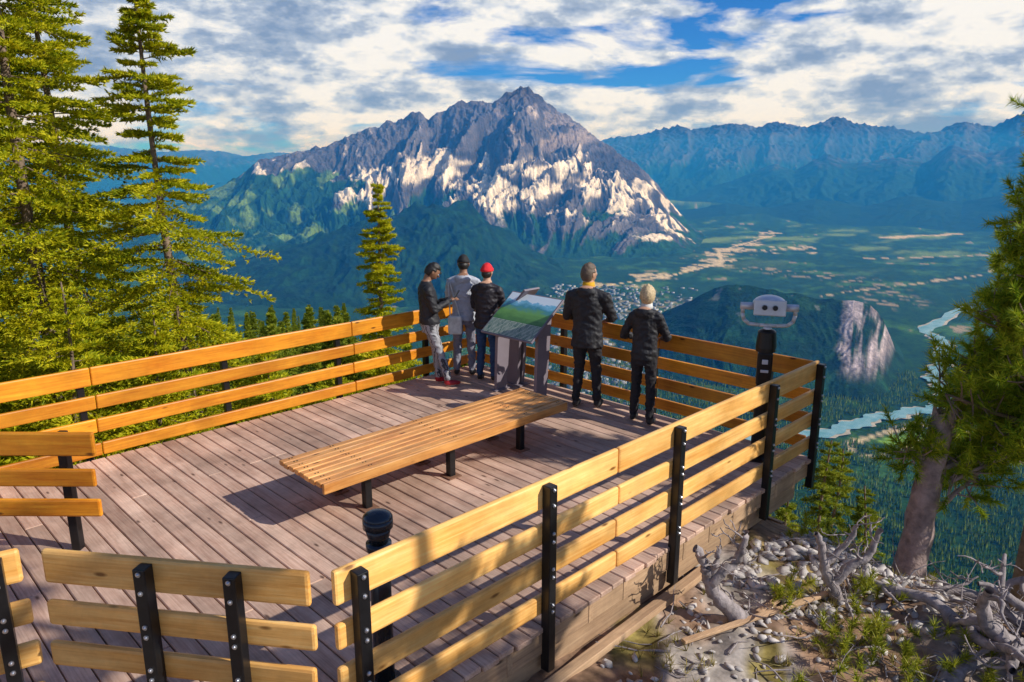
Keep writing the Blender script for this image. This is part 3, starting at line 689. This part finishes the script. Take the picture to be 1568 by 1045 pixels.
V=np.concatenate(T).reshape(-1,3); add_obj('grass',np_mesh('grass',V,np.arange(len(V)).reshape(-1,3)),leafmat('dry_grass',(.14,.12,.02),(.34,.28,.07),(.50,.42,.16)))
bm=bmesh.new()
for a,b_ in (((2.0,5.3),(3.2,6.4)),((1.3,4.9),(2.7,5.6)),((2.6,8.1),(2.9,7.2))):
    p=Vector(gw(*a,.05)); q=Vector(gw(*b_,.06)); d=q-p
    bm_box(bm,(d.length,.05,.025),(p+q)/2,d.to_track_quat('X','Z').to_matrix(),bevel=.004)
bm_obj('fallen_lumber',bm,M_beam)
pth=[]
for j in range(520):
    r2=rg.uniform(1.0,6.0); f2=rg.uniform(3.6,7.6); X,Y=Wn(r2,f2)
    if Y>2.8 and X<7.6: continue
    a=rg.uniform(0,6.28); pth.append(([tuple(q) for q in limb_path((X,Y,gz(r2,f2)+.02),(math.cos(a),math.sin(a),rg.uniform(0,.25)),rg.uniform(.12,.6),rg,5,0,.4)],list(np.linspace(rg.uniform(.004,.012),.002,6))))
V,F=tube_mesh(pth,5); add_obj('twig_litter',np_mesh('twigs',V,F,True),M_dead)

# ------------------------------------------------------------ people
def cloth(name,c,rough=.8,puff=0,var=.2):
    m,nt,b=newmat(name); tc=N(nt,'ShaderNodeTexCoord'); n=noise(nt,mapping(nt,tc.outputs['Object'],(1,1,.6)),9,4,.55)
    r=ramp(nt,n.outputs[0],[(.3,tuple(x*(1-var) for x in c)),(.7,tuple(x*(1+var) for x in c))]); nt.links.new(r.outputs[0],b.inputs['Base Color']); b.inputs['Roughness'].default_value=rough
    if puff:
        w=N(nt,'ShaderNodeTexWave',bands_direction='Z'); w.inputs['Scale'].default_value=4.2; w.inputs['Distortion'].default_value=1.5; nt.links.new(tc.outputs['Object'],w.inputs[0]); bump(nt,b,w.outputs[1],.35,.015)
    else: bump(nt,b,n.outputs[0],.7,.03)
    return m
def stripes():
    m,nt,b=newmat('striped_trousers'); tc=N(nt,'ShaderNodeTexCoord'); w=N(nt,'ShaderNodeTexWave',bands_direction='X'); w.inputs['Scale'].default_value=9; w.inputs['Distortion'].default_value=.4
    nt.links.new(tc.outputs['Object'],w.inputs[0]); nt.links.new(ramp(nt,w.outputs[1],[(.10,(.05,.05,.06)),(.30,(.34,.34,.36))]).outputs[0],b.inputs['Base Color']); b.inputs['Roughness'].default_value=.85; return m
M_skin=plain('skin',(.50,.28,.18),.5,0,.08,20,0); M_skin2=plain('skin_brown',(.28,.14,.08),.5,0,.08,20,0)
C_black=cloth('black_jacket',(.014,.014,.018),.65); C_puff=cloth('black_puffer',(.020,.016,.022),.6,1); C_grey=cloth('grey_hoodie',(.40,.42,.48))
C_pgrey=cloth('grey_trousers',(.20,.20,.25)); C_jean=cloth('blue_jeans',(.02,.06,.15)); C_bt=cloth('black_trousers',(.014,.013,.017))
C_red=cloth('red_knit',(.65,.012,.02)); C_blk=cloth('black_knit',(.012,.012,.014)); H_dark=plain('dark_hair',(.012,.010,.009),.5,0,.4,60,.6,.01)
H_grey=plain('greying_hair',(.12,.085,.06),.6,0,.4,70,.6,.01); H_blond=plain('blond_hair',(.56,.42,.24),.5,0,.45,50,.8,.015)
M_shoe=plain('dark_shoe',(.02,.02,.022),.5); M_shoer=plain('red_shoe',(.35,.01,.02),.5); M_sole=plain('white_sole',(.6,.6,.6),.6); M_yel=plain('yellow_collar',(.65,.35,.01),.8); M_white=plain('white_cloth',(.6,.6,.58),.85)
M_lips=plain('lips',(.35,.12,.10),.5)
def loft(bm,rings,seg=24):
    prev=None
    for (cx,cy,cz,rx,ry) in rings:
        cur=[bm.verts.new((cx+rx*math.cos(2*math.pi*k/seg),cy+ry*math.sin(2*math.pi*k/seg),cz)) for k in range(seg)]
        if prev:
            for k in range(seg): bm.faces.new((prev[k],prev[(k+1)%seg],cur[(k+1)%seg],cur[k]))
        else: bm.faces.new(cur[::-1])
        prev=cur
    bm.faces.new(prev)
def capsule(bm,p0,p1,r0,r1,mi=0):
    bm_cyl(bm,p0,p1,r0,r1,14,mi); bm_ell(bm,p0,(r0,)*3,seg=14,mi=mi); bm_ell(bm,p1,(r1,)*3,seg=14,mi=mi)
def hand(bm,w,d,side,mi=0):
    w=Vector(w); d=Vector(d).normalized(); q=d.to_track_quat('Y','Z').to_matrix()
    def L(v): return w+q@Vector(v)
    bm_ell(bm,L((0,.045,0)),(.040,.052,.017),q,12,mi)
    for i,(x,l) in enumerate(((-.028,.066),(-.0095,.076),(.0095,.07),(.027,.054))):
        a=L((x,.085,0)); b_=L((x*1.1,.085+l*.5,-.012)); c=L((x*1.1,.085+l*.8,-.040))
        capsule(bm,a,b_,.0095,.0085,mi); capsule(bm,b_,c,.0085,.007,mi)
    a=L((-side*.032,.025,0)); b_=L((-side*.058,.06,-.012)); c=L((-side*.055,.088,-.022)); capsule(bm,a,b_,.012,.010,mi); capsule(bm,b_,c,.010,.008,mi)
def person(loc,face,hgt,top,bot,shoe,skin,hairm,arms,headrot=(0,0,0),hair='short',hat=None,hem=.80,female=False,hood=False,legs=None,lean=0.0,build=1.0,collar=None,headoff=(0,0,0)):
    e=empty('person',loc,math.atan2(face[1],face[0])-math.pi/2); e.scale=(hgt/1.75,)*3
    sw=.165 if female else .185; bx=build
    Z=lambda z: (0,lean*max(0,z-.9),z)
    bm=bmesh.new()
    loft(bm,[(0,Z(z)[1]+oy,z,rx*bx,ry*bx) for z,oy,rx,ry in ((hem,-.0,.180,.145),(hem+.08,0,.178,.142),(1.02,.0,.162,.125),(1.15,0,.166,.125),(1.28,.0,.178,.13),(1.38,-.01,.180,.12),(1.44,-.01,.14,.095),(1.48,-.01,.085,.075),(1.52,0,.062,.066))])
    capsule(bm,(0,Z(1.45)[1],1.45),(0,Z(1.57)[1]+.01+headoff[1]*.6,1.57),.06,.055)
    loft(bm,[(0,0,.78,.15*bx,.115*bx),(0,0,.86,.17*bx,.13*bx),(0,0,.95,.16*bx,.12*bx)])
    lg=legs or {'k':[(-.10,.03,.49),(.10,.03,.49)],'a':[(-.11,-.01,.08),(.11,-.01,.08)]}
    for s,(k,a) in enumerate(zip(lg['k'],lg['a'])):
        sg=-1 if s==0 else 1
        capsule(bm,(sg*.088,0,.86),k,.088*bx,.063); capsule(bm,k,(a[0],a[1],a[2]+.05),.066,.056)
        bm_ell(bm,(a[0]+sg*.012,a[1]+.065,a[2]-.035),(.045,.125,.042),seg=14); bm_ell(bm,(a[0],a[1]-.01,a[2]-.01),(.042,.05,.055),seg=12)
    shp=[]
    for sg,(el,wr) in zip((-1,1),arms):
        sh=(sg*sw*bx,Z(1.40)[1]-.01,1.385); el=(el[0],el[1]+lean*(el[2]-.9),el[2]); 
        capsule(bm,(sg*.10,Z(1.42)[1]-.01,1.42),sh,.07,.070); capsule(bm,sh,el,.066*bx,.056*bx); capsule(bm,el,wr,.054*bx,.040); shp.append((sh,el,wr))
    if hood: bm_ell(bm,(0,Z(1.46)[1]-.09,1.455),(.12,.07,.075),seg=18)
    m=bpy.data.meshes.new('tmp'); bm.to_mesh(m); bm.free(); o=bpy.data.objects.new('tmp',m); S.collection.objects.link(o)
    md=o.modifiers.new('r','REMESH'); md.mode='VOXEL'; md.voxel_size=.0125
    sm=o.modifiers.new('s','SMOOTH'); sm.factor=.5; sm.iterations=6
    dg=bpy.context.evaluated_depsgraph_get(); m2=bpy.data.meshes.new_from_object(o.evaluated_get(dg)); bpy.data.objects.remove(o)
    n=len(m2.vertices); co=np.empty(n*3,dtype=np.float32); m2.vertices.foreach_get('co',co); co=co.reshape(-1,3)
    nn=np.empty(n*3,dtype=np.float32); m2.vertices.foreach_get('normal',nn); nn=nn.reshape(-1,3)
    wv=ridged(co[:,0]*7+co[:,1]*5,co[:,2]*11+co[:,1]*4,3,int(hgt*100))-.5
    co2=co+nn*(wv*.018)[:,None]*(co[:,2]<1.46)[:,None]*(co[:,2]>.1)[:,None]; m2.vertices.foreach_set('co',co2.ravel())
    mi=[]
    for p in m2.polygons:
        c=p.center; k=None
        if c.z>1.505: k=3
        else:
            arm=False
            if c.z<hem+.02:
                for (sh,el,wr) in shp:
                    a=Vector(el);b_=Vector(wr);t=max(0,min(1,(c-a).dot(b_-a)/(b_-a).length_squared))
                    if (c-(a+(b_-a)*t)).length<.07: arm=True
            k=0 if (c.z>=hem+.005 or arm) else (1 if c.z>.095 else 2)
            if k==2 and c.z<.022: k=4
        mi.append(k)
    m2.polygons.foreach_set('material_index',mi); m2.polygons.foreach_set('use_smooth',[True]*len(mi))
    add_obj('body',m2,[top,bot,shoe,skin,M_sole],e)
    bm=bmesh.new()
    for sg,(sh,el,wr) in zip((-1,1),shp): hand(bm,wr,Vector(wr)-Vector(el)+Vector((0,0,-.02)),sg)
    bm_obj('hands',bm,skin,e,True)
    he=bpy.data.objects.new('head_pivot',None); link(he,e); he.location=(headoff[0],Z(1.57)[1]+.015+headoff[1],1.565+headoff[2]); he.rotation_euler=headrot
    bm=bmesh.new(); bm_ell(bm,(0,.0,.085),(.076,.096,.118),seg=28)
    for v in bm.verts:
        z=v.co.z-.085
        if z<0: f=1+z*2.4; v.co.x*=max(.6,f); 
        if z<0 and v.co.y<0: v.co.y*=1+z*2.0
        if v.co.y>.06 and -.03<z<.03 and abs(v.co.x)>.018: v.co.y-=.006
    bm_cyl(bm,(0,.085,.10),(0,.106,.068),.008,.016,10); bm_ell(bm,(0,.104,.066),(.015,.013,.011),seg=10)
    bm_ell(bm,(0,.088,.032),(.024,.008,.007),seg=10,mi=2)
    for s in (-1,1):
        bm_ell(bm,(s*.03,.082,.092),(.013,.010,.008),seg=10,mi=1); bm_ell(bm,(s*.03,.0905,.092),(.005,.003,.005),seg=8,mi=3)
        bm_ell(bm,(s*.078,-.004,.082),(.010,.020,.032),Matrix.Rotation(s*.3,3,'Z'),12)
    bm_obj('head',bm,[skin,M_white,M_lips,M_black],he,True)
    bm=bmesh.new(); k=1.13 if hair!='bob' else 1.28
    bm_ell(bm,(0,-.008,.092),(.076*k,.096*k*.98,.118*(min(k,1.2)-.02)),seg=36)
    lo={'short':-.02,'bob':-.045,'hat':.085}[hair if not hat else 'hat']
    dl=[]
    for v in bm.verts:
        zz=v.co.z
        fl=.145 if not hat else .118
        if v.co.y>.035 and zz<fl: dl.append(v)
        elif abs(v.co.x)>.05 and v.co.y>-.01 and zz<.10 and hair!='bob': dl.append(v)
        elif zz<(lo+.03 if hair!='bob' else lo): dl.append(v)
    bmesh.ops.delete(bm,geom=dl,context='VERTS')
    for v in bm.verts:
        v.co+=v.normal*.006*math.sin(v.co.x*160+v.co.z*60)*math.cos(v.co.z*110)*(0 if hat else 1)
        if hair=='bob' and v.co.z<.05: v.co.x*=1-.22*(.05-v.co.z)/.1; v.co.y*=1-.1*(.05-v.co.z)/.1
    bm_obj('hair' if not hat else 'knit_hat',bm,hat or hairm,he,True).modifiers.new('s','SOLIDIFY').thickness=.01
    if hat:
        bm=bmesh.new(); bm_ell(bm,(0,-.01,.062),(.078,.094,.075),seg=24)
        bmesh.ops.delete(bm,geom=[v for v in bm.verts if v.co.y>.01],context='VERTS'); bm_obj('hair',bm,hairm,he,True)
        bm=bmesh.new(); loft(bm,[(0,-.006,.098,.088,.106),(0,-.006,.105,.092,.110),(0,-.006,.135,.091,.109),(0,-.006,.142,.084,.102)],30); bm_obj('hat_cuff',bm,hat,he,True)
    if collar: 
        bm=bmesh.new(); loft(bm,[(0,Z(1.5)[1],1.485,.078,.08),(0,Z(1.5)[1],1.56,.068,.072)]); bm_obj('collar',bm,collar,e,True)
    return e
fr=((-.24,.10,1.13),(-.13,.34,1.06)),((.24,.10,1.13),(.13,.34,1.06))
p1=person((6.30,7.98,0),(.86,-.50),1.74,C_black,stripes(),M_shoer,M_skin2,H_dark,(((-.20,.05,1.12),(-.05,.28,1.22)),((.20,.05,1.12),(.05,.28,1.22))),(-.6,0,0),'short',None,.90,lean=-.05,headoff=(0,.03,-.01),
  legs={'k':[(-.09,.10,.49),(.10,.12,.48)],'a':[(-.05,.12,.08),(.14,.22,.08)]})
bm=bmesh.new(); bm_box(bm,(.078,.012,.155),(0,.385,1.29),Matrix.Rotation(-.6,3,'X'),bevel=.005); bm_obj('phone',bm,M_black,p1)
bm=bmesh.new()
for s in (-1,1): bm_box(bm,(.052,.006,.034),(s*.033,.103,.13),bevel=.0025)
bm_box(bm,(.02,.006,.008),(0,.106,.138)); g=bm_obj('sunglasses',bm,M_black,[c for c in p1.children if c.name.startswith('head_pivot')][0])
p2=person((6.95,8.0,0),(.75,.66),1.76,C_grey,C_pgrey,M_shoe,M_skin2,H_dark,fr,(-.2,0,0),'short',C_blk,.84,hood=True,lean=.04)
bm=bmesh.new(); bm_box(bm,(.20,.07,.27),(-.10,-.20,.80),bevel=.025); 
for s in (-1,1): bm_cyl(bm,(-.10+s*.07,-.19,.92),(-.2+s*.01,-.06,1.40),.009,.009,8)
bm_obj('tote_bag',bm,M_white,p2,False)
p3=person((7.0,7.56,0),(.9,.43),1.68,C_puff,C_jean,M_shoe,M_skin,H_dark,fr,(0,0,-.2),'short',C_red,.82,female=True,lean=.03,build=1.1,hood=True)
p4=person((7.08,5.78,0),(.93,.37),1.84,C_black,C_bt,M_shoe,M_skin,H_grey,(((-.27,.04,1.13),(-.17,.33,1.06)),((.27,.12,1.13),(.14,.38,1.04))),(0,0,-.55),'short',None,.78,hood=True,build=1.12,collar=M_yel,lean=.02,legs={'k':[(-.10,.03,.49),(.11,.05,.49)],'a':[(-.11,-.04,.08),(.13,.05,.08)]})
p5=person((7.12,4.93,0),(.95,.30),1.66,C_black,C_bt,M_shoe,M_skin,H_blond,(((-.30,.04,1.12),(-.16,.33,1.05)),((.25,.12,1.12),(.13,.36,1.06))),(0,0,.15),'bob',None,.86,female=True,build=.97,collar=M_white,lean=.03,hood=True,legs={'k':[(-.10,.04,.49),(.10,.01,.49)],'a':[(-.12,.03,.08),(.12,-.06,.08)]})

# ------------------------------------------------------------ haze layer over the valley
bm=bmesh.new(); bm_box(bm,(44000,34000,1700),(0,0,0)); hz=bm_obj('valley_haze',bm,[])
c=W(0,17350,0); hz.location=(c[0],c[1],-1100+850); hz.rotation_euler=(0,0,math.atan2(SA,CA)-math.pi/2)
m=bpy.data.materials.new('haze'); m.use_nodes=True; nt=m.node_tree; nt.nodes.clear()
vs=N(nt,'ShaderNodeVolumeScatter'); vs.inputs['Color'].default_value=(.03,.33,1,1); vs.inputs['Density'].default_value=6.6e-5
mo=N(nt,'ShaderNodeOutputMaterial'); nt.links.new(vs.outputs[0],mo.inputs['Volume']); hz.data.materials.append(m)

# ------------------------------------------------------------ light and sky
el=math.radians(34); hx,hy=.5,-.866
sd=bpy.data.lights.new('sun','SUN'); sd.energy=5.0; sd.angle=math.radians(.5); sd.color=(1,.94,.83)
so=link(bpy.data.objects.new('sun',sd)); so.rotation_euler=Vector((-hx*math.cos(el),-hy*math.cos(el),-math.sin(el))).to_track_quat('-Z','Y').to_euler()
w=bpy.data.worlds.new('World'); S.world=w; w.use_nodes=True; nt=w.node_tree; bg=nt.nodes['Background']
sk=N(nt,'ShaderNodeTexSky'); sk.sky_type='NISHITA'; sk.sun_disc=False; sk.sun_elevation=el; sk.sun_rotation=math.radians(150); sk.altitude=2200
tc=N(nt,'ShaderNodeTexCoord'); g=tc.outputs['Generated']; sx=N(nt,'ShaderNodeSeparateXYZ'); nt.links.new(g,sx.inputs[0])
n1=noise(nt,mapping(nt,g,(2.2,2.2,9.5),(5.1,1.7,.2)),1.6,9,.56); n1.inputs['Distortion'].default_value=.25
n2=noise(nt,mapping(nt,g,(3.0,3.0,9.0),(7.3,2.2,1.45)),2.4,12,.58)
n3=noise(nt,mapping(nt,g,(3.0,3.0,6.0),(1.3,4.2,.45)),10,8,.58)
ad=N(nt,'ShaderNodeMath',operation='MULTIPLY_ADD'); nt.links.new(n3.outputs[0],ad.inputs[0]); ad.inputs[1].default_value=.42; nt.links.new(n2.outputs[0],ad.inputs[2])
cov=ramp(nt,n1.outputs[0],[(.38,(0,0,0)),(.45,(1,1,1))])
shade=ramp(nt,ad.outputs[0],[(.58,(.25,.35,.54)),(.665,(.44,.53,.69)),(.715,(.70,.76,.86)),(.79,(1,.99,.98))])
sc=N(nt,'ShaderNodeVectorMath',operation='SCALE'); nt.links.new(shade.outputs[0],sc.inputs[0]); sc.inputs['Scale'].default_value=9.6
fade=N(nt,'ShaderNodeMapRange'); fade.inputs[1].default_value=.22; fade.inputs[2].default_value=.5; fade.inputs[3].default_value=1; fade.inputs[4].default_value=.15; nt.links.new(sx.outputs[2],fade.inputs[0])
mu=N(nt,'ShaderNodeMath',operation='MULTIPLY'); nt.links.new(cov.outputs[0],mu.inputs[0]); nt.links.new(fade.outputs[0],mu.inputs[1])
blue=mixc(nt,1.0,sk.outputs[0],(.18,.62,1.25),'MULTIPLY')
nt.links.new(mixc(nt,mu.outputs[0],blue,sc.outputs[0]),bg.inputs[0]); bg.inputs[1].default_value=.10

cam=bpy.data.cameras.new('camera'); co=link(bpy.data.objects.new('camera',cam)); co.location=(0,0,3.1)
co.rotation_euler=(math.radians(90-13.7),0,math.radians(45.2-90)); cam.lens=25.94; cam.sensor_width=36; cam.clip_end=150000; cam.clip_start=.05
S.camera=co
